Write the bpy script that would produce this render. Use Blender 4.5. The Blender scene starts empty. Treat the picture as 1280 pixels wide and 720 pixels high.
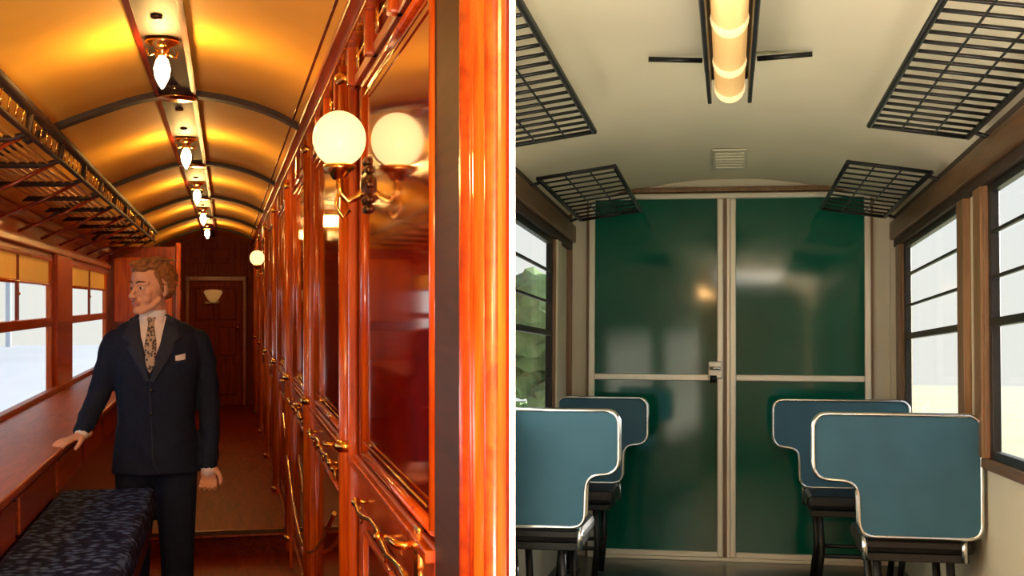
import bpy, bmesh, math, random
from mathutils import Matrix, Vector, noise
from mathutils.bvhtree import BVHTree
random.seed(4)
sc=bpy.context.scene
sc.view_settings.view_transform='Standard'
EYE=1.6
F=1600.0
thL=math.atan(357/F); thR=math.atan(272/F); pR=math.atan(77/F)
ML=Matrix.Translation((0,0,EYE))@Matrix.Rotation(thL,4,'Z')
MR=Matrix.Translation((0,0,EYE))@Matrix.Rotation(-thR,4,'Z')@Matrix.Rotation(-pR,4,'X')
I4=Matrix.Identity(4)

# ------------------------------------------------------------ materials
MATS={}
def newmat(name):
    m=bpy.data.materials.new(name); m.use_nodes=True
    nt=m.node_tree; b=nt.nodes['Principled BSDF']; MATS[name]=m
    return m,nt,b
def plain(name,col,rough=.5,metal=0,coat=0,emis=None,es=0,spec=.5,var=.0,scale=8,bump=0):
    m,nt,b=newmat(name)
    b.inputs['Base Color'].default_value=(*col,1)
    b.inputs['Roughness'].default_value=rough
    b.inputs['Metallic'].default_value=metal
    b.inputs['Coat Weight'].default_value=coat
    b.inputs['Coat Roughness'].default_value=.05
    b.inputs['Specular IOR Level'].default_value=spec
    if emis:
        b.inputs['Emission Color'].default_value=(*emis,1); b.inputs['Emission Strength'].default_value=es
    tc=nt.nodes.new('ShaderNodeTexCoord')
    n=nt.nodes.new('ShaderNodeTexNoise'); n.inputs['Scale'].default_value=scale; n.inputs['Detail'].default_value=4
    nt.links.new(tc.outputs['Object'],n.inputs['Vector'])
    if var>0:
        r=nt.nodes.new('ShaderNodeValToRGB')
        r.color_ramp.elements[0].position=.3; r.color_ramp.elements[1].position=.7
        r.color_ramp.elements[0].color=(*[c*(1-var) for c in col],1)
        r.color_ramp.elements[1].color=(*[min(1,c*(1+var)) for c in col],1)
        nt.links.new(n.outputs['Fac'],r.inputs['Fac']); nt.links.new(r.outputs['Color'],b.inputs['Base Color'])
    if bump>0:
        bp=nt.nodes.new('ShaderNodeBump'); bp.inputs['Strength'].default_value=bump; bp.inputs['Distance'].default_value=.01
        nt.links.new(n.outputs['Fac'],bp.inputs['Height']); nt.links.new(bp.outputs['Normal'],b.inputs['Normal'])
    return m
def wood(name,c1,c2,scl=(14,14,1.2),rough=.25,coat=.6,bump=.05,spec=.5):
    m,nt,b=newmat(name)
    tc=nt.nodes.new('ShaderNodeTexCoord'); mp=nt.nodes.new('ShaderNodeMapping')
    mp.inputs['Scale'].default_value=scl
    n=nt.nodes.new('ShaderNodeTexNoise'); n.inputs['Scale'].default_value=2; n.inputs['Detail'].default_value=8; n.inputs['Distortion'].default_value=1.2
    r=nt.nodes.new('ShaderNodeValToRGB')
    r.color_ramp.elements[0].position=.3; r.color_ramp.elements[1].position=.72
    r.color_ramp.elements[0].color=(*c1,1); r.color_ramp.elements[1].color=(*c2,1)
    nt.links.new(tc.outputs['Object'],mp.inputs['Vector']); nt.links.new(mp.outputs['Vector'],n.inputs['Vector'])
    nt.links.new(n.outputs['Fac'],r.inputs['Fac']); nt.links.new(r.outputs['Color'],b.inputs['Base Color'])
    bp=nt.nodes.new('ShaderNodeBump'); bp.inputs['Strength'].default_value=bump; bp.inputs['Distance'].default_value=.01
    nt.links.new(n.outputs['Fac'],bp.inputs['Height']); nt.links.new(bp.outputs['Normal'],b.inputs['Normal'])
    b.inputs['Roughness'].default_value=rough; b.inputs['Coat Weight'].default_value=coat; b.inputs['Coat Roughness'].default_value=.06
    b.inputs['Specular IOR Level'].default_value=spec
    return m
def glassmat(name,refl=.06):
    m=bpy.data.materials.new(name); m.use_nodes=True; nt=m.node_tree
    nt.nodes.clear(); o=nt.nodes.new('ShaderNodeOutputMaterial'); t=nt.nodes.new('ShaderNodeBsdfTransparent'); g=nt.nodes.new('ShaderNodeBsdfGlossy')
    g.inputs['Roughness'].default_value=.02
    mx=nt.nodes.new('ShaderNodeMixShader'); mx.inputs[0].default_value=refl
    nt.links.new(t.outputs[0],mx.inputs[1]); nt.links.new(g.outputs[0],mx.inputs[2]); nt.links.new(mx.outputs[0],o.inputs[0])
    return m
W_OR=wood('varnished_mahogany',(.40,.045,.004),(.74,.16,.010))
W_DK=wood('dark_mahogany',(.14,.012,.003),(.30,.035,.006),rough=.25,coat=.4)
W_END=wood('end_wall_mahogany',(.18,.016,.003),(.38,.048,.007),rough=.5,coat=0,spec=.2)
W_FL=wood('corridor_floor_wood',(.13,.014,.005),(.28,.036,.010),scl=(12,1.2,12),rough=.5,coat=0,spec=.15)
W_HZ=wood('rail_mahogany',(.28,.035,.006),(.50,.09,.012),scl=(14,1.2,14),rough=.3,coat=.3)
W_LED=wood('ledge_mahogany',(.24,.035,.008),(.46,.09,.02),scl=(14,1.2,14),rough=.4,coat=0,spec=.4)
W_RCK=wood('rack_slat_wood',(.40,.16,.025),(.70,.34,.06),scl=(14,1.2,14),rough=.4,coat=.2)
W_BLK=wood('blackened_oak',(.02,.010,.006),(.05,.022,.010),scl=(14,1.2,14),rough=.6,coat=0)
W_TAN=wood('tan_oak',(.16,.075,.028),(.30,.16,.07),rough=.4,coat=.1)
W_TANH=wood('tan_oak_beam',(.09,.042,.016),(.19,.09,.036),scl=(14,1.2,14),rough=.4,coat=.1)
REDP=plain('red_lacquer',(.24,.006,.003),.07,coat=.6,var=.25,scale=3)
GOLD=plain('brass',(.85,.5,.12),.2,metal=1)
DBR=plain('dark_brass',(.12,.07,.03),.3,metal=.9)
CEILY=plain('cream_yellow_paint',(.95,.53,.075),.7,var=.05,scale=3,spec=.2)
BLIND=plain('amber_blind',(.85,.45,.08),.7,var=.1,emis=(.9,.42,.06),es=.25)  # small emission stands in for daylight coming through the cloth
CREAM=plain('cream_paint',(.70,.64,.49),.45,var=.04,scale=3)
CEILW=plain('ceiling_enamel',(.82,.75,.57),.85,var=.03,scale=2,spec=.1)
GREEN=plain('green_lacquer',(.001,.105,.064),.07,coat=.15,var=.12,scale=2,spec=.4)
ALU=plain('brushed_aluminium',(.70,.66,.55),.35,metal=.3)
CHROME=plain('chrome',(.8,.8,.78),.15,metal=1)
BLUEV=plain('blue_vinyl',(.030,.115,.18),.5,var=.06,scale=10,bump=.05,spec=.3)
BLK=plain('black_steel',(.012,.012,.012),.4,metal=.3)
FLR=plain('dark_green_lino',(.02,.035,.03),.3,var=.2)
WHITE=plain('white_glow_edge',(.95,.95,.95),.6,emis=(1,1,1),es=.9)  # edge trim glows by itself to stay white; it is no lamp
PART=plain('partition_paint',(.78,.75,.66),.6)
SHELL=plain('shell_paint',(.62,.55,.42),.8)
SHELLD=plain('shell_dark',(.05,.035,.025),.7)
GLASS=glassmat('window_glass')
BULB=plain('lamp_glow_warm',(1,.8,.5),.3,emis=(1,.64,.27),es=1.8)
BULBC=plain('candle_bulb_glow',(1,.8,.5),.3,emis=(1,.55,.16),es=270)
BULBR=plain('lantern_glow',(1,.7,.3),.3,emis=(1,.52,.16),es=.62)
BULBR2=plain('lantern_glow_core',(1,.8,.4),.3,emis=(1,.68,.30),es=1.0)
ORNM=plain('ornament_glow',(1,.7,.3),.3,emis=(1,.5,.15),es=.2)
m,nt,b=newmat('floral_moquette'); FAB=m
tc=nt.nodes.new('ShaderNodeTexCoord'); v=nt.nodes.new('ShaderNodeTexVoronoi'); v.inputs['Scale'].default_value=26
n=nt.nodes.new('ShaderNodeTexNoise'); n.inputs['Scale'].default_value=45; n.inputs['Detail'].default_value=4
mx=nt.nodes.new('ShaderNodeMath'); mx.operation='MULTIPLY'
r=nt.nodes.new('ShaderNodeValToRGB'); r.color_ramp.elements[0].position=.08; r.color_ramp.elements[0].color=(.08,.16,.44,1)
r.color_ramp.elements[1].position=.26; r.color_ramp.elements[1].color=(.005,.013,.060,1)
nt.links.new(tc.outputs['Object'],v.inputs['Vector']); nt.links.new(tc.outputs['Object'],n.inputs['Vector'])
nt.links.new(v.outputs['Distance'],mx.inputs[0]); nt.links.new(n.outputs['Fac'],mx.inputs[1]); nt.links.new(mx.outputs[0],r.inputs['Fac'])
nt.links.new(r.outputs['Color'],b.inputs['Base Color']); b.inputs['Roughness'].default_value=.9; b.inputs['Specular IOR Level'].default_value=.1

# ------------------------------------------------------------ mesh builder
class B:
    def __init__(s): s.bm=bmesh.new(); s.mats=[]
    def mi(s,m):
        if m not in s.mats: s.mats.append(m)
        return s.mats.index(m)
    def _tag(s,faces,m,smooth=False):
        i=s.mi(m)
        for f in faces: f.material_index=i; f.smooth=smooth
    def box(s,x0,x1,y0,y1,z0,z1,m,bev=0):
        vs=[s.bm.verts.new(p) for p in [(x0,y0,z0),(x1,y0,z0),(x1,y1,z0),(x0,y1,z0),(x0,y0,z1),(x1,y0,z1),(x1,y1,z1),(x0,y1,z1)]]
        fs=[s.bm.faces.new([vs[i] for i in q]) for q in [(0,3,2,1),(4,5,6,7),(0,1,5,4),(1,2,6,5),(2,3,7,6),(3,0,4,7)]]
        s._tag(fs,m)
        if bev>0:
            es=list({e for f in fs for e in f.edges})
            r=bmesh.ops.bevel(s.bm,geom=es,offset=bev,segments=2,affect='EDGES',profile=.5)
            s._tag(r['faces'],m)
        return s
    def tube(s,pts,r,m,n=10,cap=True,closed=False):
        pts=[Vector(p) for p in pts]; rs=r if isinstance(r,(list,tuple)) else [r]*len(pts)
        rings=[]; N=len(pts); up=None
        for i,p in enumerate(pts):
            if closed: d=pts[(i+1)%N]-pts[i-1]
            else: d=pts[min(i+1,N-1)]-pts[max(i-1,0)]
            if d.length<1e-9: d=Vector((0,0,1))
            d.normalize()
            if up is None:
                a=Vector((0,0,1)) if abs(d.z)<.9 else Vector((1,0,0))
                up=d.cross(a).normalized()
            else:
                up=(up-d*up.dot(d)).normalized()
            w=d.cross(up)
            rings.append([s.bm.verts.new(p+(up*math.cos(2*math.pi*k/n)+w*math.sin(2*math.pi*k/n))*rs[i]) for k in range(n)])
        fs=[]
        for i in range(N if closed else N-1):
            a=rings[i]; c=rings[(i+1)%N]
            for k in range(n): fs.append(s.bm.faces.new([a[k],a[(k+1)%n],c[(k+1)%n],c[k]]))
        s._tag(fs,m,True)
        if cap and not closed:
            s._tag([s.bm.faces.new(rings[0][::-1]),s.bm.faces.new(rings[-1])],m)
        return s
    def lathe(s,prof,o,m,n=24,axis='Z'):
        o=Vector(o); rings=[]
        for (r,h) in prof:
            ring=[]
            for k in range(n):
                a=2*math.pi*k/n
                if axis=='Z': p=Vector((r*math.cos(a),r*math.sin(a),h))
                elif axis=='X': p=Vector((h,r*math.cos(a),r*math.sin(a)))
                else: p=Vector((r*math.cos(a),h,r*math.sin(a)))
                ring.append(s.bm.verts.new(o+p))
            rings.append(ring)
        fs=[]
        for i in range(len(rings)-1):
            for k in range(n): fs.append(s.bm.faces.new([rings[i][k],rings[i][(k+1)%n],rings[i+1][(k+1)%n],rings[i+1][k]]))
        s._tag(fs,m,True)
        s._tag([s.bm.faces.new(rings[0][::-1]),s.bm.faces.new(rings[-1])],m,True)
        return s
    def ball(s,c,r,m,sc3=(1,1,1),seg=24):
        n2=seg//2
        prof=[(max(1e-4,r*math.sin(math.pi*k/n2)),-r*math.cos(math.pi*k/n2)) for k in range(n2+1)]
        c=Vector(c); rings=[]
        for (rr,h) in prof:
            rings.append([s.bm.verts.new(c+Vector((rr*math.cos(2*math.pi*k/seg)*sc3[0],rr*math.sin(2*math.pi*k/seg)*sc3[1],h*sc3[2]))) for k in range(seg)])
        fs=[]
        for i in range(n2):
            for k in range(seg): fs.append(s.bm.faces.new([rings[i][k],rings[i][(k+1)%seg],rings[i+1][(k+1)%seg],rings[i+1][k]]))
        s._tag(fs,m,True); return s
    def prism(s,poly,y0,y1,m,plane='XZ',smooth=False):
        def P(a,b,c): return (a,c,b) if plane=='XZ' else ((c,a,b) if plane=='YZ' else (a,b,c))
        A=[s.bm.verts.new(P(a,b,y0)) for a,b in poly]; C=[s.bm.verts.new(P(a,b,y1)) for a,b in poly]
        fs=[s.bm.faces.new(A),s.bm.faces.new(C[::-1])]
        s._tag(fs,m)
        n=len(poly)
        s._tag([s.bm.faces.new([A[i],C[i],C[(i+1)%n],A[(i+1)%n]]) for i in range(n)],m,smooth)
        return s
    def make(s,name,M=I4,parent=None,clip=None):
        if clip:
            bmesh.ops.transform(s.bm,matrix=M,verts=s.bm.verts)
            if clip=='R': bmesh.ops.bisect_plane(s.bm,geom=s.bm.verts[:]+s.bm.edges[:]+s.bm.faces[:],plane_co=(.0095,0,0),plane_no=(-1,0,0),clear_outer=True)
            else: bmesh.ops.bisect_plane(s.bm,geom=s.bm.verts[:]+s.bm.edges[:]+s.bm.faces[:],plane_co=(-.0045,0,0),plane_no=(1,0,0),clear_outer=True)
            bmesh.ops.transform(s.bm,matrix=M.inverted(),verts=s.bm.verts)
        bmesh.ops.recalc_face_normals(s.bm,faces=s.bm.faces)
        me=bpy.data.meshes.new(name); s.bm.to_mesh(me); s.bm.free()
        for m in s.mats: me.materials.append(m)
        ob=bpy.data.objects.new(name,me); sc.collection.objects.link(ob)
        if parent: ob.parent=parent
        else: ob.matrix_world=M
        return ob
def empty(name,M=I4):
    e=bpy.data.objects.new(name,None); sc.collection.objects.link(e); e.matrix_world=M; e.empty_display_size=.1; return e
def fillet(poly,r,n=6):
    out=[]; N=len(poly)
    for i in range(N):
        p=Vector(poly[i]); a=Vector(poly[i-1]); c=Vector(poly[(i+1)%N])
        d1=(a-p); d2=(c-p); rr=min(r,d1.length*.45,d2.length*.45)
        p1=p+d1.normalized()*rr; p2=p+d2.normalized()*rr
        for k in range(n+1):
            t=k/n; q=p1*(1-t)**2+p*2*t*(1-t)+p2*t*t; out.append((q.x,q.y))
    return out

# ============================================================ LEFT CARRIAGE
XL=-1.15; XR=.40; YE=18.5; FU=-1.45; FLW=-1.60
b_=B(); b_.box(XL,XR,8.3,YE,FLW,FU,W_FL); 
b_.make('floor',ML)
b_=B(); b_.box(-1.2,XR+.03,-1.5,8.3,FLW-.05,FLW,W_FL); b_.make('floor',ML,clip='L')
b_=B(); b_.box(-.7,.39,8.26,8.3,FU-.03,FU+.012,W_OR,.004); b_.box(-.7,.39,8.25,8.262,FU-.012,FU+.014,DBR); b_.make('trim_1',ML)
prof=[(-1.2,.50),(-1.05,.62),(-.9,.70),(-.72,.79),(-.55,.86),(-.38,.92),(-.22,.95),(-.05,.94),(.1,.91),(.22,.87),(.32,.82)]
def dense(p,n=10):
    out=[]
    for i in range(len(p)-1):
        for k in range(n):
            t=k/n
            p0=p[max(i-1,0)];p1=p[i];p2=p[i+1];p3=p[min(i+2,len(p)-1)]
            f=lambda a,b,c,d:.5*((2*b)+(-a+c)*t+(2*a-5*b+4*c-d)*t*t+(-a+3*b-3*c+d)*t**3)
            out.append((f(p0[0],p1[0],p2[0],p3[0]),f(p0[1],p1[1],p2[1],p3[1])))
    out.append(p[-1]); return out
pd=dense(prof)
poly=pd+[(x,z+.04) for x,z in pd[::-1]]
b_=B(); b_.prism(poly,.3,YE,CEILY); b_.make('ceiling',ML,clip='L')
def ribpoly(pd,d): return pd+[(x,z-d) for x,z in pd[::-1]]
for i,y in enumerate([5.9,8.8,11.6,14.2,16.6]):
    b_=B(); b_.prism(ribpoly(pd,.026),y,y+.09,W_BLK)
    b_.lathe([(.085,-.02),(.09,-.01),(.06,.0)],(-.22,y+.03,.93),GOLD); b_.make('ceiling_rib',ML)
b_=B(); b_.box(-.295,-.145,1.5,YE,.925,.945,W_BLK,.004)
b_.box(-.31,-.29,1.5,YE,.918,.942,W_DK); b_.box(-.15,-.13,1.5,YE,.918,.942,W_DK)
for k in range(22): b_.ball((-.22,3.6+k*.68,.922),.02,DBR,(1,1,.5),12)
b_.make('trim_2',ML)
for y in [4.65,7.4,10.1,12.8,15.5]:
    b_=B()
    b_.lathe([(.01,.0),(.055,-.005),(.06,-.02),(.03,-.035),(.018,-.05),(.022,-.065),(.01,-.07)],(-.22,y,.93),GOLD)
    b_.lathe([(.008,0),(.02,-.015),(.028,-.045),(.024,-.075),(.012,-.1),(.003,-.115)],(-.22,y,.865),BULBC)
    for a in range(4):
        an=a*math.pi/2+.4; b_.tube([(-.22+.02*math.cos(an),y+.02*math.sin(an),.875),(-.22+.05*math.cos(an),y+.05*math.sin(an),.86),(-.22+.055*math.cos(an),y+.055*math.sin(an),.885)],.004,GOLD,6)
    b_.make('ceiling_lamp',ML)
wins=[(2.6,5.9),(6.3,9.1),(10.1,13.1)]  # first opening is out of view, added to let light in
b_=B()
zb,zt=-.70,.30
b_.box(XL-.03,XL,-1.5,YE,FLW,zb,W_HZ); b_.box(XL-.03,XL,-1.5,YE,zt,.6,W_HZ)
ys=[-1.5]+[v for w in wins for v in w]+[YE]
for i in range(0,len(ys),2): b_.box(XL-.03,XL,ys[i],ys[i+1],zb,zt,W_OR)
b_.box(XL,XL+.03,-1.5,13.3,.33,.37,W_HZ,.006); b_.box(XL,XL+.045,-1.5,13.3,.47,.53,W_HZ,.01)
for a,c in [(5.9,6.3),(9.1,10.1)]:
    b_.box(XL,XL+.03,a+.06,c-.06,zb+.04,.33,W_OR,.01)
b_.make('wall_left',ML)
for i,(a,c) in enumerate(wins):
    e=empty('window_%d'%(i+1),ML)
    b_=B(); w=.07
    b_.box(XL-.03,XL+.01,a,a+w,zb,zt,W_OR,.006).box(XL-.03,XL+.01,c-w,c,zb,zt,W_OR,.006)
    b_.box(XL-.03,XL+.01,a,c,zb,zb+.04,W_OR,.006).box(XL-.03,XL+.01,a,c,zt-.03,zt,W_OR,.006)
    b_.box(XL-.03,XL+.015,a,c,-.16,-.10,W_OR,.006); b_.box(XL-.02,XL+.0,(a+c)/2-.012,(a+c)/2+.012,-.1,zt,W_DK)
    b_.make('sash_frame',parent=e)
    b_=B(); b_.box(XL-.03,XL-.026,a,c,zb,zt,GLASS); b_.make('pane',parent=e)
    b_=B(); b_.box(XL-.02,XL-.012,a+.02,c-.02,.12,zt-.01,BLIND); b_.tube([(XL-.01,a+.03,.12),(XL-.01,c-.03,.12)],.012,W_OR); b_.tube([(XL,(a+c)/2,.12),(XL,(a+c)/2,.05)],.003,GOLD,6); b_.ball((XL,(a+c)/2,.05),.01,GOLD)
    b_.make('roller_blind',parent=e)
b_=B(); b_.box(XL,-.66,.5,13.3,-.63,-.60,W_LED,.008); b_.box(XL,XL+.05,.5,13.3,-.60,-.57,W_LED,.006)
b_.box(-.72,-.69,.5,13.3,FLW,-.63,W_DK)
for k in range(12): b_.box(-.692,-.682,.6+k,1.5+k,-.79,-.66,W_HZ,.004)
b_.make('window_ledge',ML)
b_=B()
b_.box(-.68,-.29,2.0,5.62,-.90,-.78,FAB,.03)
b_.box(-.68,-.31,2.0,5.58,-1.00,-.90,W_DK,.006); b_.box(-.68,-.36,2.05,5.5,FLW,-1.0,W_DK)
b_.make('upholstered_bench',ML)
b_=B(); Zr=.70
b_.tube([(-.69,1.5,Zr),(-.69,13.3,Zr)],.022,W_BLK,12); b_.tube([(-.70,1.5,Zr-.09),(-.70,13.3,Zr-.09)],.012,W_BLK,8)
for k in range(10): 
    x=-.75-k*.04; b_.tube([(x,1.5,.60),(x,13.3,.60)],.007,W_RCK,8)
y=2.2
while y<13.3:
    b_.tube([(-.69,y,Zr),(-.70,y,Zr-.09),(-.76,y,.590),(-1.14,y,.580)],.014,W_BLK,8)
    b_.tube([(-.72,y,Zr-.1),(-.9,y,.50),(-1.14,y,.40)],.009,W_DK,8)
    y+=.9
for k in range(74): 
    yy=2.2+k*.15; b_.tube([(-.69,yy,Zr),(-.70,yy,Zr-.09)],.0035,GOLD,5)
b_.make('luggage_rack',ML)
b_=B(); b_.box(XL,-.47,13.35,13.42,FU,.56,W_DK); b_.box(-.50,-.45,13.32,13.45,FU,.60,W_OR,.01)
for (x0,x1) in [(-1.1,-.83),(-.78,-.53)]:
    b_.box(x0,x1,13.33,13.35,-.2,.45,W_OR,.008); b_.box(x0,x1,13.33,13.35,-1.2,-.3,W_HZ,.008)
b_.make('wall_partition',ML)
b_=B(); b_.box(XL-.05,XR+.05,YE,YE+.06,FU,.95,W_END)
for z0,z1 in [(.3,.55),(.62,.75)]: b_.box(-.9,.3,YE-.02,YE,z0,z1,W_END,.01)
b_.make('wall_back',ML)
e=empty('door_1',ML); b_=B()
b_.box(-.50,.22,YE-.06,YE,FU,.30,W_END,.01)
for (x0,x1) in [(-.42,-.17),(-.11,.14)]:
    for z0,z1 in [(-1.3,-.85),(-.75,-.35),(-.25,.2)]: b_.box(x0,x1,YE-.085,YE-.055,z0,z1,W_END,.015)
b_.make('leaf',parent=e)
b_=B(); b_.box(-.56,-.5,YE-.1,YE,FU,.36,W_HZ,.01).box(.22,.28,YE-.1,YE,FU,.36,W_HZ,.01).box(-.56,.28,YE-.1,YE,.30,.37,W_HZ,.01); b_.ball((.16,YE-.12,-.35),.035,GOLD); b_.make('frame',parent=e)
b_=B(); b_.box(-.30,-.10,YE-.16,YE-.10,-.02,.02,DBR); b_.lathe([(.03,0),(.08,.05),(.13,.14),(.11,.17),(.02,.18)],(-.18,YE-.2,.0),ORNM); b_.make('gold_ornament',ML)  # pale gold ornament of unknown kind, given a faint glow

panels=[(2.44,3.72),(4.35,5.75),(6.15,7.6),(8.1,9.7),(10.2,11.9),(12.4,14.2),(14.8,16.6)]
b_=B()
b_.box(XR,XR+.06,1.83,YE,FLW,.95,W_DK)
b_.box(XR-.012,XR,2.42,YE,-.60,-.47,W_HZ,.004)
b_.box(XR-.03,XR,2.42,YE,-.50,-.475,W_OR,.004)
b_.box(XR-.02,XR,2.42,YE,.66,.69,W_HZ,.004)
b_.box(XR-.02,XR,2.42,YE,FLW,-1.40,W_OR,.006)
b_.make('wall_right',ML,clip='L')
b_=B()
b_.box(XR-.11,XR,1.84,YE,.83,.90,W_DK,.01); b_.box(XR-.08,XR,1.84,YE,.80,.835,W_HZ,.008); b_.box(XR-.05,XR,1.84,YE,.775,.802,W_OR,.006)
y=2.4
while y<18.3:
    b_.box(XR-.04,XR,y,y+.05,.66,.80,W_OR,.006)
    b_.tube([(XR-.02,y+.12,.69),(XR-.02,y+.12,.775)],.007,GOLD,6); b_.tube([(XR-.02,y+.38,.69),(XR-.02,y+.38,.775)],.007,GOLD,6)
    b_.tube([(XR-.015,y+.06,.735),(XR-.015,y+.5,.735)],.006,GOLD,6)
    y+=.5
b_.make('cornice',ML,clip='L')
for i,(a,c) in enumerate(panels):
    e=empty('door_%d'%(i+2),ML)
    b_=B(); b_.box(XR-.008,XR+.002,a,c,-.44,.63,REDP)
    b_.box(XR-.010,XR+.001,a+.05,c-.05,-1.3,-.66,REDP); b_.make('lacquer_panel',parent=e)
    b_=B()
    for z in (-.44,.63): b_.tube([(XR-.008,a,z),(XR-.008,c,z)],.012,W_OR,8)
    for yy in (a,c): b_.tube([(XR-.008,yy,-.44),(XR-.008,yy,.63)],.012,W_OR,8)
    for z in (-1.3,-.66): b_.tube([(XR-.008,a+.05,z),(XR-.008,c-.05,z)],.01,W_OR,8)
    for yy in (a+.05,c-.05): b_.tube([(XR-.008,yy,-1.3),(XR-.008,yy,-.66)],.01,W_OR,8)
    b_.tube([(XR-.016,a+.05,-.40),(XR-.016,c-.05,-.40)],.003,GOLD,6); b_.tube([(XR-.016,a+.05,.59),(XR-.016,c-.05,.59)],.003,GOLD,6)
    b_.make('moulding',parent=e)
    b_=B(); yh=a+.18
    b_.box(XR-.02,XR-.005,yh-.03,yh+.03,-.62,-.46,GOLD,.006)
    b_.tube([(XR-.02,yh,-.50),(XR-.055,yh,-.50),(XR-.06,yh+.05,-.50),(XR-.06,yh+.14,-.51)],[.01,.009,.009,.006],GOLD,8)
    b_.ball((XR-.03,yh,-.585),.014,GOLD); b_.make('handle',parent=e)
def column(y,w=.06,r=.022):
    b_=B(); b_.box(XR-.03,XR,y-w,y+w,FLW,.78,W_OR,.008)
    b_.tube([(XR-.035,y-w*.3,FLW+.1),(XR-.035,y-w*.3,.74)],r,W_OR,14); b_.tube([(XR-.03,y+w*.6,FLW+.1),(XR-.03,y+w*.6,.74)],r*.6,W_DK,10)
    for z in (-.45,.70,-1.42): b_.lathe([(r*1.0,-.02),(r*1.5,-.01),(r*1.6,0),(r*1.5,.01),(r,.02)],(XR-.035,y-w*.3,z),GOLD,16)
    b_.make('pilaster',ML)
for y in (4.05,5.95,7.85,9.95,12.15,14.5,17): column(y)
b_=B()
b_.box(XR-.015,XR+.02,1.835,2.09,FLW,1.0,W_OR,.008)
b_.box(XR-.010,XR,2.10,2.43,FLW,1.0,W_BLK,.002)
for y,r,m_ in [(2.06,.014,W_OR),(2.01,.022,W_HZ),(1.955,.016,W_OR),(1.90,.022,W_OR),(1.85,.014,W_HZ)]:
    b_.tube([(XR-.015,y,FLW),(XR-.015,y,1.0)],r,m_,16)
b_.make('pilaster',ML,clip='L')
for y in (3.62,13.5):
    b_=B()
    b_.ball((.31,y,.46),.075,BULB,(1,1,1.05),32)
    b_.lathe([(.018,-.03),(.03,-.01),(.045,.0),(.045,.012),(.03,.015)],(.31,y,.375),GOLD)
    b_.tube([(.31,y,.36),(.312,y,.31),(.335,y,.285),(.365,y,.30),(.39,y,.33)],.011,GOLD,10)
    b_.tube([(.31,y,.33),(.30,y,.27),(.32,y,.24),(.34,y,.26)],.006,GOLD,8)
    b_.lathe([(.055,0),(.058,-.008),(.04,-.018),(.02,-.03)],(.40,y,.33),DBR,20,'X')
    for k in range(10):
        a=k*math.pi/5; b_.ball((.388,y+.05*math.cos(a),.33+.07*math.sin(a)),.013,DBR,(1,1,1),10)
    b_.make('globe_wall_lamp',ML)
def rail(y0,y1,z):
    b_=B(); n=9; pts=[]
    for k in range(n+1):
        t=k/n; pts.append((XR-.045-.004*math.sin(t*9),y0+(y1-y0)*t,z+.012*math.sin(t*math.pi*4)))
    b_.tube(pts,.007,GOLD,8)
    for t in (0,.5,1):
        yy=y0+(y1-y0)*t; b_.tube([(XR,yy,z),(XR-.045,yy,z)],.006,GOLD,8); b_.ball((XR-.045,yy,z),.014,GOLD,seg=12)
        sp=[(XR-.03,yy+.03*(1-k/14)*math.cos(k*.6),z-.045+.03*(1-k/14)*math.sin(k*.6)) for k in range(14)]
        b_.tube(sp,.0045,GOLD,6)
    b_.make('brass_handrail',ML)
rail(2.5,3.6,-.56); rail(4.5,5.6,-.56); rail(6.3,7.5,-.56)
b_=B()
b_.tube([( .36,4.4+4*t/12,-.72-.45*math.sin(t/12*math.pi)) for t in range(13)],.008,GOLD,8)
b_.make('brass_cord',ML)

# ============================================================ RIGHT CARRIAGE
YR=7.38; XW=.93; FZ=-1.10
b_=B(); b_.box(-XW,XW+.05,1.2,YR,FZ-.05,FZ,FLR); b_.make('floor',MR,clip='R')
pr=[(-.95,.84),(-.8,.93),(-.6,.995),(-.4,1.03),(-.2,1.055),(0,1.06),(.2,1.055),(.4,1.03),(.6,.995),(.8,.93),(.95,.84)]
pd2=dense(pr)
b_=B(); b_.prism(pd2+[(x,z+.04) for x,z in pd2[::-1]],-1.5,YR+.02,CEILW); b_.make('ceiling',MR,clip='R')
b_=B(); b_.box(-.085,.085,6.3,6.95,1.045,1.056,CREAM,.003)
for k in range(6): b_.box(-.07,.07,6.37+k*.09,6.40+k*.09,1.041,1.046,CEILW)
b_.make('ceiling_vent',MR)
b_=B(); b_.box(-1.0,1.0,YR,YR+.06,FZ,1.1,CREAM)
b_.make('wall_back',MR)
b_=B()
b_.box(-.82,.79,YR-.04,YR,.985,1.01,W_TAN,.004); b_.box(-.80,.77,YR-.05,YR,.945,.975,ALU,.004)
b_.box(-.80,-.765,YR-.05,YR,FZ,.96,ALU,.004); b_.box(.74,.775,YR-.05,YR,FZ,.96,ALU,.004)
b_.box(-.815,-.80,YR-.03,YR,FZ,.96,W_TAN); b_.box(.775,.79,YR-.03,YR,FZ,.96,W_TAN)
b_.box(-.76,.74,YR-.06,YR,FZ,FZ+.02,ALU,.003)
b_.box(-.93,-.90,YR-.03,YR,FZ,.9,W_TAN,.004)
b_.box(.88,.93,YR-.03,YR,FZ,.9,CREAM,.004)
b_.make('trim_3',MR)
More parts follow.
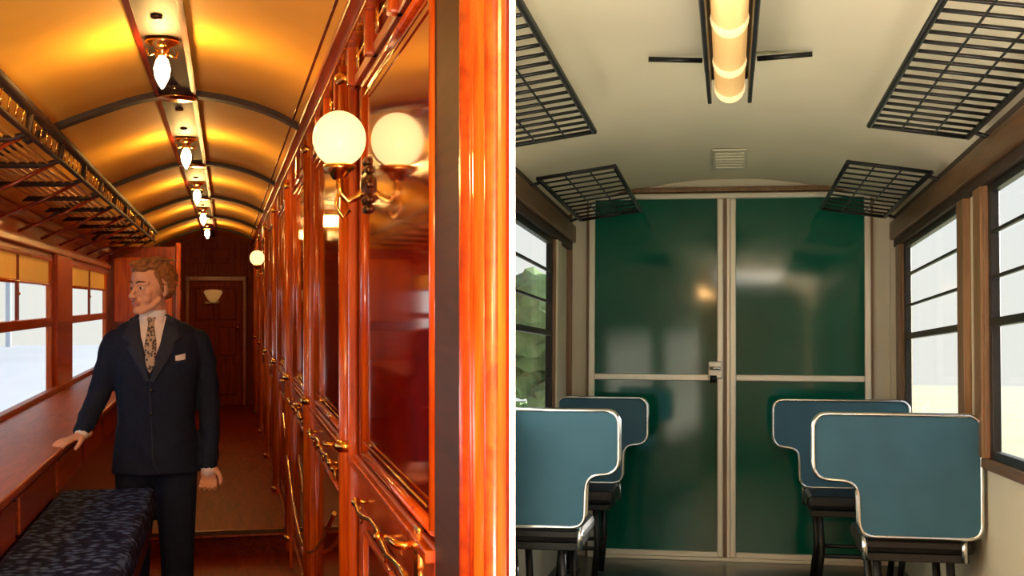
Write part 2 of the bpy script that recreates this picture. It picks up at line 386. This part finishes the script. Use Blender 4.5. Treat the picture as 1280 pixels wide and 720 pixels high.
for nm,x0,x1 in (('door_9',-.765,-.04),('door_10',.036,.74)):
    e=empty(nm,MR); b_=B()
    b_.box(x0,x1,YR-.03,YR,-.055,.945,GREEN); b_.box(x0,x1,YR-.03,YR,FZ+.05,-.09,GREEN); b_.make('green_panel',parent=e)
    b_=B(); b_.box(x0,x1,YR-.045,YR,-.09,-.055,ALU,.004); b_.box(x0,x1,YR-.045,YR,FZ+.02,FZ+.05,ALU,.003)
    if x0<0: b_.box(-.07,-.035,YR-.05,YR,FZ+.02,.945,ALU,.006); b_.box(-.045,-.015,YR-.03,YR,FZ+.02,.945,W_TAN,.002)
    else: b_.box(.0,.036,YR-.05,YR,FZ+.02,.945,ALU,.006); b_.box(-.015,.0,YR-.04,YR,FZ+.02,.945,ALU)
    b_.make('stile',parent=e)
    if x0<0:
        b_=B(); b_.box(-.12,-.04,YR-.075,YR-.03,-.08,.02,ALU,.008); b_.tube([(-.08,YR-.08,-.02),(-.08,YR-.11,-.02)],.012,CHROME); b_.tube([(-.11,YR-.11,-.02),(-.05,YR-.11,-.02)],.01,CHROME)
        b_.tube([(-.09,YR-.08,-.10),(-.09,YR-.08,-.06)],.02,BLK); b_.make('latch',parent=e)
def sidewall(sg,ys,name,clip=None):
    b_=B(); t=.03
    x0,x1=(XW,XW+t) if sg>0 else (-XW-t,-XW)
    zb,zt=-.33,.66
    b_.box(x0,x1,-1.6,YR,FZ,zb,CREAM); b_.box(x0,x1,-1.6,YR,zt,.95,CREAM)
    yy=[-1.6]+[v for w in ys for v in w]+[YR]
    for i in range(0,len(yy),2): b_.box(x0,x1,yy[i],yy[i+1],zb,zt,CREAM)
    b_.make(name,MR,clip=clip)
    xi=sg*XW
    def bx(b_,d0,d1,*a): 
        p,q=sorted((xi-sg*d0,xi-sg*d1)); b_.box(p,q,*a)
    b_=B(); bx(b_,0,.05,1.0,YR,.70,.80,W_TANH,.008); bx(b_,0,.03,1.0,YR,.66,.70,W_BLK,.004); bx(b_,0,.03,1.0,YR,.80,.84,W_BLK,.004)
    bx(b_,0,.025,1.0,YR,-.37,-.33,W_TANH,.006)
    b_.make('trim_beam',MR,clip=clip)
    for k,(a,c) in enumerate(ys):
        e=empty('window_%d'%(k+4),MR) if not clip else None
        b_=B()
        def fr(y0,y1,z0,z1,m_,d0=-.025,d1=.006): bx(b_,d0,d1,y0,y1,z0,z1,m_,.003)
        fr(a-.16,a-.02,zb,zt,W_TAN,0,.03); 
        fr(c+.02,min(c+.16,YR-.02),zb,zt,W_TAN if sg>0 else CREAM,0,.03)
        fr(a,a+.05,zb,zt,BLK); fr(c-.05,c,zb,zt,BLK); fr(a,c,zb,zb+.03,BLK); fr(a,c,zt-.03,zt,BLK)
        fr(a,c,.145,.175,BLK); fr(a,c,.315,.328,BLK,-.012,.004); fr(a,c,.478,.492,BLK,-.012,.004)
        fr(a-.02,a,zb,zt,W_TAN,-.02,.02); fr(c,c+.02,zb,zt,W_TAN,-.02,.02)
        b_.box(*sorted((xi+sg*.018,xi+sg*.021)),a,c,zb,zt,GLASS)
        if clip: b_.make('window_%d'%(k+7),MR,clip=clip)
        else: b_.make('sash_and_pane',parent=e)
sidewall(1,[(-.2,2.1),(2.6,4.85),(5.38,7.12)],'wall_right')  # nearest opening is unseen, added for more daylight inside
sidewall(-1,[(5.0,6.72)],'wall_left',clip='R')
def rack(sg,y0,y1,clip,sp,r):
    b_=B(); xi,zi,xo,zo=sg*.50,.87,sg*.84,.82
    b_.tube([(xi,y0,zi),(xi,y1,zi)],.011,BLK,8); b_.tube([(xo,y0,zo),(xo,y1,zo)],.011,BLK,8)
    for yy in (y0,y1): b_.tube([(xi,yy,zi),(xo,yy,zo)],.009,BLK,8)
    for yy in (y0+.1,y1-.1): b_.tube([(xo,yy,zo),(sg*.925,yy,zo-.03)],.008,BLK,8)
    for t in (.33,.66): b_.tube([(xi+(xo-xi)*t,y0,zi+(zo-zi)*t),(xi+(xo-xi)*t,y1,zi+(zo-zi)*t)],.004,BLK,6)
    n=int((y1-y0)/sp)
    for k in range(1,n): 
        yy=y0+(y1-y0)*k/n; b_.tube([(xi,yy,zi),(xo,yy,zo)],r,BLK,6)
    b_.make('luggage_rack',MR,clip=clip)
for sg in (1,-1):
    rack(sg,2.6,4.75,'R' if sg<0 else None,.10,.006); rack(sg,5.6,7.25,'R' if sg<0 else None,.15,.005)
b_=B()
b_.box(-.085,.085,2.4,4.42,1.00,1.05,BLK,.006)
for x in (-.075,.061): b_.box(x,x+.014,2.4,4.44,.90,1.0,BLK,.003)
b_.box(-.075,.075,4.43,4.445,.985,1.02,BLK)
b_.tube([(0,2.4,.95),(0,4.38,.95)],.050,BULBR,20)
for yy in (3.5,4.0,4.38): b_.ball((0,yy,.945),.053,BULBR2,(1,1.6,1),20)
b_.tube([(-.27,4.3,1.03),(-.09,4.3,1.02)],.009,BLK,8); b_.tube([(.27,4.3,1.03),(.09,4.3,1.02)],.009,BLK,8)
b_.make('ceiling_lantern',MR)
def seat(xi,xw,y,notch,sg,face,name='tram_seat',clip=None):
    e=empty(name,MR) if not clip else None
    zt,zn,zb=-.18,-.43,-.63
    poly=[(xi,zt),(xw,zt),(xw,zb),(notch,zb),(notch-sg*.005,zn),(xi,zn+.01)]
    pf=fillet(poly,.055)
    b_=B(); b_.prism(pf,y-.022,y+.022,BLUEV)
    for yy in (y-.024,y+.024): b_.tube([(px,yy,pz) for px,pz in pf],.0075,CHROME,8,closed=True)
    lo,hi=sorted((notch,xw))
    y0,y1=(y+.03,y+.48) if face>0 else (y-.48,y-.03)
    b_.box(lo+.01,hi-.01,y0,y1,-.70,-.63,BLK,.025)
    b_.box(lo+.03,hi-.03,y0+.02,y1-.02,-.73,-.70,BLK,.004)
    for yy in (y0+.04,y1-.05):
        for xx in (lo+.07,hi-.10):
            b_.tube([(xx,yy,-.72),(xx+.01,yy,-.9),(xx-.01,yy+.03,FZ+.01)],.016,BLK,8)
        b_.tube([(lo+.07,yy,-.92),(hi-.1,yy,-.92)],.01,BLK,8)
        b_.box(lo+.03,lo+.13,yy-.04,yy+.06,FZ,FZ+.015,BLK,.003)
    b_.tube([(notch+sg*.02,y,zb),(notch+sg*.02,y,-.72)],.012,CHROME,8); b_.tube([(xw-sg*.06,y,zb),(xw-sg*.06,y,-.72)],.012,CHROME,8)
    if clip: b_.make(name,MR,clip=clip)
    else: b_.make('frame_and_cushions',parent=e)
seat(.31,.91,4.95,.475,1,1); seat(.225,.91,6.85,.36,1,-1)
seat(-.42,-.91,4.95,-.55,-1,1,clip='R'); seat(-.43,-.91,6.85,-.56,-1,-1,clip='R')

# ============================================================ added partition and unseen light-blocking shell
b_=B(); b_.box(-.0035,.0045,1.84,7.2,-.3,3.4,PART); b_.box(-.0036,.0046,1.828,1.842,-.3,3.4,WHITE)  # added divider; pale sides bounce the sun, front edge glows
b_.make('wall_partition')
b_=B()
b_.box(-2.6,2.6,-1.6,-1.5,-.2,3.2,SHELLD); b_.make('wall_front')  # unseen wall added to shut out sky, dark for the door reflections
b_=B(); b_.box(-2.6,0,-1.5,1.2,2.85,2.95,SHELL); b_.make('ceiling')  # unseen cover added to keep sky light out
b_=B(); b_.box(0.01,1.9,-1.5,2.6,-.1,.0,SHELL); b_.make('floor')  # unseen pale floor, added to bounce the fill light
b_=B(); b_.box(XL-.06,XL,-1.6,.5,.6,1.3,SHELL); b_.make('wall_left',ML)  # unseen piece added to close the shell against the sky
b_=B(); b_.box(-.15,.92,1.05,1.09,FZ,-.78,W_TAN,.006); b_.box(-.15,.92,-.75,1.05,FZ,FZ+.03,W_TAN,.004); b_.make('fill_shield',MR)  # unseen board added to hide the upward fill from the doors

# ============================================================ outside
CONC=plain('pale_concrete',(.46,.50,.56),.9,var=.05,scale=.3)
GRS=plain('dry_meadow',(.36,.37,.20),.95,var=.12,scale=.3)
GRN=plain('foliage',(.14,.22,.09),.9,var=.6,scale=2.5,bump=.4)
b_=B(); b_.box(-60,-1.4,-20,60,-1.95,-1.9,CONC); b_.make('station_platform',ML)
b_=B()
for k in range(9): b_.box(-9.2,-9.0,10+k*6,10.2+k*6,-1.9,1.2,CONC)
b_.box(-11,-7,8,62,1.2,1.35,CONC); b_.box(-14,-13.8,8,62,-1.9,-.2,CONC); b_.make('platform_canopy',ML)
b_=B(); b_.box(1.2,80,-20,120,-1.75,-1.7,GRS); b_.make('meadow',MR)
ICOS={}
for k in (1,2,3):
    _t=bmesh.new(); bmesh.ops.create_icosphere(_t,subdivisions=k,radius=1); ICOS[k]=([v.co.copy() for v in _t.verts],[[v.index for v in f.verts] for f in _t.faces]); _t.free()
class PB:
    def __init__(s): s.v=[]; s.f=[]
    def add(s,vs,fs):
        o=len(s.v); s.v+=vs; s.f+=[[i+o for i in f] for f in fs]
def ico(P,c,r3,rot=None,sub=2):
    mt=Matrix.Translation(c)
    if rot is not None: mt=mt@rot
    mt=mt@Matrix.Diagonal((r3[0],r3[1],r3[2],1))
    V,Fc=ICOS[sub]; P.add([mt@v for v in V],Fc)
def shrub(name,c,s,M,n=26):
    P=PB()
    for k in range(n):
        p=(c[0]+random.uniform(-1,1)*s[0],c[1]+random.uniform(-1,1)*s[1],c[2]+random.uniform(-1,1)*s[2])
        r=random.uniform(.25,.5)*s[2]*.9; o=len(P.v); ico(P,p,(r,r,r),sub=3)
        for i in range(o,len(P.v)): P.v[i]+=Vector((random.uniform(-1,1),random.uniform(-1,1),random.uniform(-1,1)))*.05*s[2]
    me=bpy.data.meshes.new(name); me.from_pydata(P.v,[],P.f); me.materials.append(GRN)
    ob=bpy.data.objects.new(name,me); sc.collection.objects.link(ob); ob.matrix_world=M
shrub('tree',(-2.6,18,-.2),(1.2,1.5,1.1),MR,26)

# ============================================================ MAN
random.seed(11)
NAVY=plain('navy_wool',(.010,.018,.046),.85,var=.2,scale=60,bump=.1,spec=.2)
NAVL=plain('navy_lapel',(.015,.025,.058),.7,spec=.3)
SHIRT=plain('white_cotton',(.78,.78,.84),.7)
SKIN=plain('skin',(.70,.40,.27),.55,var=.06,scale=25,spec=.3)
LIPS=plain('lips',(.48,.18,.13),.5)
HAIR=plain('auburn_hair',(.26,.12,.042),.55,var=.5,scale=60,spec=.3)
BROW=plain('brow_hair',(.09,.04,.016),.7)
STUB=plain('moustache_hair',(.50,.26,.16),.7)
EYEW=plain('eye_white',(.6,.58,.55),.2); IRIS=plain('iris',(.02,.025,.03),.15)
SHOE=plain('black_leather',(.01,.008,.007),.2,coat=.5)
m,nt,b=newmat('paisley_tie'); TIE=m
tc=nt.nodes.new('ShaderNodeTexCoord'); v=nt.nodes.new('ShaderNodeTexVoronoi'); v.inputs['Scale'].default_value=75
r=nt.nodes.new('ShaderNodeValToRGB'); r.color_ramp.elements[0].position=.38; r.color_ramp.elements[0].color=(.04,.035,.04,1); r.color_ramp.elements[1].position=.55; r.color_ramp.elements[1].color=(.40,.35,.31,1)
nt.links.new(tc.outputs['Object'],v.inputs['Vector']); nt.links.new(v.outputs['Distance'],r.inputs['Fac']); nt.links.new(r.outputs['Color'],b.inputs['Base Color'])
MM=Matrix.Translation((-1.555,5.65,0))@Matrix.Rotation(math.radians(15.4),4,'Z')
man=empty('man_in_suit',MM)
def chain(P,pts,flat=1,sub=2,st=.3):
    for i in range(len(pts)-1):
        a,c=pts[i],pts[i+1]; L=(Vector(a[:3])-Vector(c[:3])).length; n=max(2,int(L/(st*min(a[3],c[3])))+1)
        for k in range(n+1):
            t=k/n; p=[a[j]*(1-t)+c[j]*t for j in range(4)]
            ico(P,p[:3],(p[3],p[3]*flat,p[3]),sub=sub)
def loft(P,secs,n=28,pw=2.3):
    V=[];Fs=[]
    for (z,cx,cy,rx,ry) in secs:
        for k in range(n):
            a=2*math.pi*k/n; ca,sa=math.cos(a),math.sin(a)
            V.append(Vector((cx+rx*math.copysign(abs(ca)**(2/pw),ca),cy+ry*math.copysign(abs(sa)**(2/pw),sa),z)))
    S=len(secs)
    for i in range(S-1):
        for k in range(n): Fs.append([i*n+k,i*n+(k+1)%n,(i+1)*n+(k+1)%n,(i+1)*n+k])
    Fs.append(list(range(n))[::-1]); Fs.append([(S-1)*n+k for k in range(n)])
    P.add(V,Fs)
def finish(name,P,voxel,mat,smooth=4,xf=None,parent=man):
    vs=[xf@v for v in P.v] if xf else P.v
    me=bpy.data.meshes.new(name); me.from_pydata(vs,[],P.f); me.update()
    ob=bpy.data.objects.new(name,me); sc.collection.objects.link(ob)
    if voxel:
        md=ob.modifiers.new('r','REMESH'); md.mode='VOXEL'; md.voxel_size=voxel; md.use_smooth_shade=True
        if smooth:
            ms=ob.modifiers.new('s','SMOOTH'); ms.iterations=smooth; ms.factor=.5
        dg=bpy.context.evaluated_depsgraph_get(); me2=bpy.data.meshes.new_from_object(ob.evaluated_get(dg))
        ob.modifiers.clear(); ob.data=me2
    ob.data.materials.clear(); ob.data.materials.append(mat)
    ob.data.polygons.foreach_set('use_smooth',[True]*len(ob.data.polygons))
    ob.parent=parent
    return ob
P=PB()
loft(P,[(.85,-.015,.01,.190,.128),(.95,-.015,.01,.182,.125),(1.08,-.015,.005,.165,.115),(1.2,-.015,0,.172,.118),(1.32,-.015,0,.190,.125),(1.41,-.015,.005,.195,.115),(1.46,-.015,.01,.185,.098),(1.50,-.02,.015,.155,.08),(1.525,-.025,.02,.100,.068),(1.548,-.03,.02,.066,.06)])
chain(P,[(.160,.01,1.425,.060),(.193,.02,1.33,.057),(.212,.03,1.17,.051),(.216,.0,1.02,.046),(.210,-.03,.885,.042)])
chain(P,[(-.185,.01,1.425,.060),(-.215,.0,1.34,.057),(-.255,.02,1.20,.051),(-.290,-.06,1.12,.045),(-.316,-.13,1.06,.040)])
jacket=finish('jacket',P,.007,NAVY,4)
nrm=[v.normal.copy() for v in jacket.data.vertices]; cos_=[v.co.copy() for v in jacket.data.vertices]; flat=[]
for c,nn in zip(cos_,nrm):
    k=.006 if (abs(c.x+.015)>.19 or c.z<1.0) else .003
    f=math.sin(c.z*55+c.x*30+3*noise.noise(c*7))*max(0,noise.noise(c*9)+.25)
    q=c+nn*(k*f); flat+=[q.x,q.y,q.z]
jacket.data.vertices.foreach_set('co',flat); jacket.data.update()
bv=BVHTree.FromPolygons([v.co for v in jacket.data.vertices],[p.vertices[:] for p in jacket.data.polygons])
def strip(name,Lp,Rp,d,mat,na=8,nl=6):
    def dn(Q):
        o=[]
        for i in range(len(Q)-1):
            for k in range(nl): t=k/nl; o.append((Q[i][0]*(1-t)+Q[i+1][0]*t,Q[i][1]*(1-t)+Q[i+1][1]*t))
        o.append(Q[-1]); return o
    L,R=dn(Lp),dn(Rp); V=[];Fs=[]
    for l,r_ in zip(L,R):
        for k in range(na+1):
            t=k/na; x=l[0]*(1-t)+r_[0]*t; z=l[1]*(1-t)+r_[1]*t
            h=bv.ray_cast(Vector((x,-1,z)),Vector((0,1,0)))
            y=h[0].y if h[0] else -.05
            y=min(y,-.035)
            V.append(Vector((x,y-d*(1 if 0<k<na else .3),z)))
    for i in range(len(L)-1):
        for k in range(na): Fs.append([i*(na+1)+k,i*(na+1)+k+1,(i+1)*(na+1)+k+1,(i+1)*(na+1)+k])
    P=PB(); P.add(V,Fs); return finish(name,P,0,mat)
strip('shirt_front',[(-.095,1.54),(-.075,1.43),(-.045,1.30)],[(.035,1.54),(.005,1.43),(-.040,1.30)],.004,SHIRT)
strip('tie',[(-.054,1.535),(-.049,1.505),(-.064,1.42),(-.062,1.33),(-.043,1.295)],[(-.016,1.535),(-.024,1.505),(-.012,1.42),(-.018,1.33),(-.041,1.295)],.012,TIE)
strip('lapel_a',[(-.125,1.53),(-.158,1.445),(-.128,1.425),(-.135,1.40),(-.058,1.25)],[(-.088,1.545),(-.078,1.45),(-.072,1.43),(-.066,1.40),(-.042,1.265)],.011,NAVL)
strip('lapel_b',[(.03,1.545),(.008,1.45),(.004,1.43),(-.004,1.40),(-.043,1.265)],[(.065,1.53),(.095,1.445),(.065,1.425),(.07,1.40),(-.024,1.25)],.011,NAVL)
strip('pocket_square',[(.065,1.368),(.066,1.345)],[(.108,1.378),(.108,1.352)],.006,SHIRT,4,3)
strip('breast_welt',[(.060,1.346),(.061,1.333)],[(.112,1.353),(.113,1.340)],.005,NAVL,4,2)
strip('front_edge',[(-.046,1.26),(-.040,1.1),(-.030,.90),(-.005,.858)],[(-.036,1.26),(-.032,1.1),(-.021,.90),(.004,.858)],.005,NAVL,3,6)
for xx in (-.15,.10): strip('pocket_flap',[(xx-.035,1.035),(xx-.036,.99)],[(xx+.045,1.038),(xx+.046,.993)],.006,NAVY,6,4)
strip('collar_a',[(-.088,1.568),(-.080,1.505)],[(-.040,1.560),(-.046,1.535)],.016,SHIRT,4,4)
strip('collar_b',[(-.028,1.560),(-.018,1.535)],[(.026,1.568),(.014,1.505)],.016,SHIRT,4,4)
P=PB()
for z in (1.22,1.12): ico(P,(-.035,bv.ray_cast(Vector((-.035,-1,z)),Vector((0,1,0)))[0].y-.004,z),(.009,.004,.009))
finish('jacket_buttons',P,0,BLK)
P=PB(); loft(P,[(1.530,-.03,.012,.064,.060),(1.550,-.031,.01,.061,.058),(1.565,-.033,.006,.058,.056)]); finish('shirt_collar',P,0,SHIRT)
P=PB()
ico(P,(-.01,.01,.90),(.17,.115,.11))
chain(P,[(-.10,.01,.86,.095),(-.11,.0,.50,.075),(-.115,.02,.07,.062)]); chain(P,[(.070,.01,.86,.098),(.075,.0,.50,.078),(.08,.02,.07,.064)])
finish('trousers',P,.01,NAVY,4)
P=PB()
for x in (-.12,.085): chain(P,[(x,.05,.045,.042),(x,-.06,.045,.044),(x-.01,-.15,.035,.034)])
finish('shoes',P,.008,SHOE,3)
H=Matrix.Translation((-.037,-.018,1.664))@Matrix.Rotation(math.radians(-50),4,'Z')@Matrix.Rotation(math.radians(3),4,'X')@Matrix.Scale(1.04,4)
P=PB()
ico(P,(0,.018,.035),(.072,.090,.080),sub=3); ico(P,(0,-.022,.045),(.060,.062,.062),sub=3)
ico(P,(0,-.026,-.012),(.060,.056,.062),sub=3); ico(P,(0,-.030,-.050),(.050,.050,.048),sub=3)
chain(P,[(-.046,-.002,-.048,.016),(-.040,-.026,-.070,.016),(-.016,-.066,-.094,.016),(.016,-.066,-.094,.016),(.040,-.026,-.070,.016),(.046,-.002,-.048,.016)])
ico(P,(0,-.074,-.092),(.020,.016,.017)); ico(P,(0,-.042,-.076),(.038,.042,.026))
chain(P,[(-.046,-.058,.020,.010),(-.018,-.075,.021,.010),(0,-.076,.020,.009),(.018,-.075,.021,.010),(.046,-.058,.020,.010)])
chain(P,[(0,-.078,.012,.008),(0,-.094,-.012,.0085),(0,-.108,-.030,.0100)]); ico(P,(-.012,-.094,-.034),(.008,.010,.007)); ico(P,(.012,-.094,-.034),(.008,.010,.007))
for s in (-1,1):
    ico(P,(s*.042,-.050,-.018),(.019,.022,.018)); ico(P,(s*.036,-.052,-.042),(.020,.022,.024))
    ico(P,(s*.072,.020,-.006),(.007,.018,.030),Matrix.Rotation(s*.4,4,'Z')); ico(P,(s*.070,.012,-.028),(.007,.010,.012))
ico(P,(0,-.078,-.058),(.026,.012,.020))
P.v=[H@v for v in P.v]
chain(P,[(-.030,.022,1.63,.054),(-.028,.026,1.50,.060)]); 
finish('head_and_neck',P,.003,SKIN,5)
P=PB(); chain(P,[(-.021,-.0835,-.061,.004),(-.006,-.0905,-.0575,.0055),(.006,-.0905,-.0575,.0055),(.021,-.0835,-.061,.004)]); chain(P,[(-.017,-.084,-.0655,.0045),(0,-.090,-.0685,.0065),(.017,-.084,-.0655,.0045)])
finish('lips',P,.002,LIPS,2,H)
P=PB(); chain(P,[(-.022,-.0820,-.054,.0025),(-.008,-.0885,-.048,.0034),(.008,-.0885,-.048,.0034),(.022,-.0820,-.054,.0025)]); finish('moustache',P,.002,STUB,1,H)
for s in (-1,1):
    P=PB(); ico(P,(s*.029,-.0655,.002),(.0125,.0115,.0070),sub=3); finish('eye',P,0,EYEW,0,H)
    P=PB(); ico(P,(s*.029-.003,-.0755,.002),(.0055,.0035,.0058)); finish('iris',P,0,IRIS,0,H)
    P=PB(); chain(P,[(s*.015,-.0745,.0065,.003),(s*.029,-.078,.0100,.0032),(s*.043,-.069,.006,.0028)]); chain(P,[(s*.017,-.074,-.0055,.0025),(s*.029,-.0765,-.0075,.0028),(s*.042,-.068,-.004,.0025)]); finish('eyelid',P,0,SKIN,1,H)
    P=PB(); chain(P,[(s*.012,-.0865,.024,.0025),(s*.026,-.083,.0295,.0036),(s*.047,-.065,.026,.002)]); finish('eyebrow',P,0,BROW,1,H)
P=PB()
ico(P,(0,.034,.050),(.077,.085,.076),sub=3); ico(P,(0,-.012,.091),(.062,.066,.034),sub=3); ico(P,(0,-.055,.082),(.050,.026,.024),sub=3)
for s in (-1,1):
    ico(P,(s*.060,.045,.010),(.018,.040,.050)); chain(P,[(s*.066,-.022,.062,.012),(s*.072,-.010,.030,.008),(s*.073,-.008,.008,.005)])
ico(P,(0,.075,.0),(.055,.035,.055))
def lock(base,dirs,r0):
    p=Vector(base); pts=[(*p,r0)]
    for j,dd in enumerate(dirs):
        p=p+Vector(dd); pts.append((*p,r0*(1-.18*(j+1))))
    chain(P,pts,sub=1,st=.7)
for k in range(60):
    x=random.uniform(-.052,.052); y=random.uniform(-.075,.03)
    z=.098+.030*math.sqrt(max(0,1-(x/.062)**2))*math.sqrt(max(0.05,1-(y/.105)**2))-.012
    w=random.uniform(-.008,.004)
    lock((x,y,z),[(.010+w,.012,.010),(.010+w,.016,.003),(.006,.016,-.004)],random.uniform(.0055,.0085))
for k in range(70):
    a=random.uniform(.55,math.pi*2-.55); zz=random.uniform(-.02,.08)
    rr=math.sqrt(max(.05,1-((zz-.03)/.1)**2))
    x=.077*math.sin(a)*rr; y=.022-.092*math.cos(a)*rr
    if y<-.015: continue
    lock((x,y,zz),[(0,.010,-.008),(-.05*x,.010,-.010)],random.uniform(.004,.006))
finish('hair',P,.003,HAIR,1,H)
def hand(xf,name,curl,side):
    P=PB()
    ico(P,(.042,0,0),(.044,.036,.013)); ico(P,(.068,0,.002),(.022,.038,.011)); chain(P,[(-.03,0,0,.023),(.015,0,0,.022)],flat=1.1)
    L=[.058,.072,.078,.070]
    for i,yo in enumerate((-.031,-.011,.010,.030)):
        l=L[i] if side>0 else L[3-i]; p=Vector((.078,yo,.002)); ang=0; pts=[(*p,.0092)]
        for j,fr_ in enumerate((.45,.32,.23)):
            ang+=curl[j]; p=p+Vector((math.cos(ang),yo*.8*(1-j*.3),-math.sin(ang)))*l*fr_; pts.append((*p,.0088-.0008*j))
        chain(P,pts)
    s=side
    chain(P,[(.02,s*.026,-.004,.014),(.045,s*.048,-.010,.011),(.066,s*.056,-.018,.010),(.084,s*.056,-.028,.008)])
    return finish(name,P,.003,SKIN,3,xf)
Hx=Matrix.Translation((-.320,-.145,1.038))@Matrix.Rotation(math.radians(222),4,'Z')@Matrix.Rotation(math.radians(14),4,'Y')
hand(Hx,'hand_resting',(.1,.35,.5),1)
Hy=Matrix.Translation((.208,-.035,.885))@Matrix.Rotation(math.radians(90),4,'Y')@Matrix.Rotation(math.radians(-80),4,'X')
hand(Hy,'hand_hanging',(.6,.9,.8),-1)
P=PB(); chain(P,[(.209,-.032,.875,.036),(.209,-.033,.860,.035)]); chain(P,[(-.316,-.133,1.052,.033),(-.320,-.142,1.043,.031)]); finish('shirt_cuffs',P,.005,SHIRT,2)

# ============================================================ lights
def area(name,size,power,col,sy=None):
    l=bpy.data.lights.new(name,'AREA'); l.energy=power; l.color=col; l.shape='RECTANGLE'; l.size=size; l.size_y=sy or size
    o=bpy.data.objects.new(name,l); sc.collection.objects.link(o); return o
def place(o,M,loc,target):
    p=M@Vector(loc); t=M@Vector(target); o.location=p; o.rotation_euler=(t-p).to_track_quat('-Z','Y').to_euler()
o=area('fill_warm',.6,150,(1,.52,.18),1.4); place(o,ML,(-.75,-.4,.90),(-.75,-.4,-1))  # added warm fill behind the camera, no real fitting
o=area('fill_down',1.0,60,(1,.93,.80),2.0); place(o,MR,(.3,-.2,1.0),(.3,-.2,-1))  # added downward fill for the right carriage, no real fitting
o=area('fill_up',.9,240,(1,.93,.78),1.4); place(o,MR,(.38,.2,-.95),(.38,.2,1))  # added upward fill to brighten the right ceiling
s=bpy.data.lights.new('fill_sun','SUN'); s.energy=20; s.angle=math.radians(6); s.color=(1,.95,.85)  # added sun; its bounce off the partition brightens the right carriage
so=bpy.data.objects.new('fill_sun',s); sc.collection.objects.link(so)
d=(MR.to_3x3()@Vector((-1,-1,0))).normalized(); d.z=-math.tan(math.radians(8)); so.rotation_euler=d.to_track_quat('-Z','Y').to_euler(); so.location=(6,8,4)
w=bpy.data.worlds.new('overcast_sky'); sc.world=w; w.use_nodes=True; nt=w.node_tree
bg=nt.nodes['Background']; tc=nt.nodes.new('ShaderNodeTexCoord'); sp=nt.nodes.new('ShaderNodeSeparateXYZ'); r=nt.nodes.new('ShaderNodeValToRGB')
r.color_ramp.elements[0].position=0; r.color_ramp.elements[0].color=(.80,.82,.76,1); r.color_ramp.elements[1].position=.6; r.color_ramp.elements[1].color=(.75,.85,1,1)
nt.links.new(tc.outputs['Generated'],sp.inputs[0]); nt.links.new(sp.outputs['Z'],r.inputs['Fac']); nt.links.new(r.outputs['Color'],bg.inputs['Color'])
bg.inputs['Strength'].default_value=1.15
cam=bpy.data.cameras.new('camera'); cam.sensor_width=36; cam.lens=F*36/1280; cam.shift_y=18/1280; cam.clip_start=.05; cam.clip_end=500
co=bpy.data.objects.new('camera',cam); sc.collection.objects.link(co); co.location=(0,0,EYE); co.rotation_euler=(math.radians(90),0,0); sc.camera=co
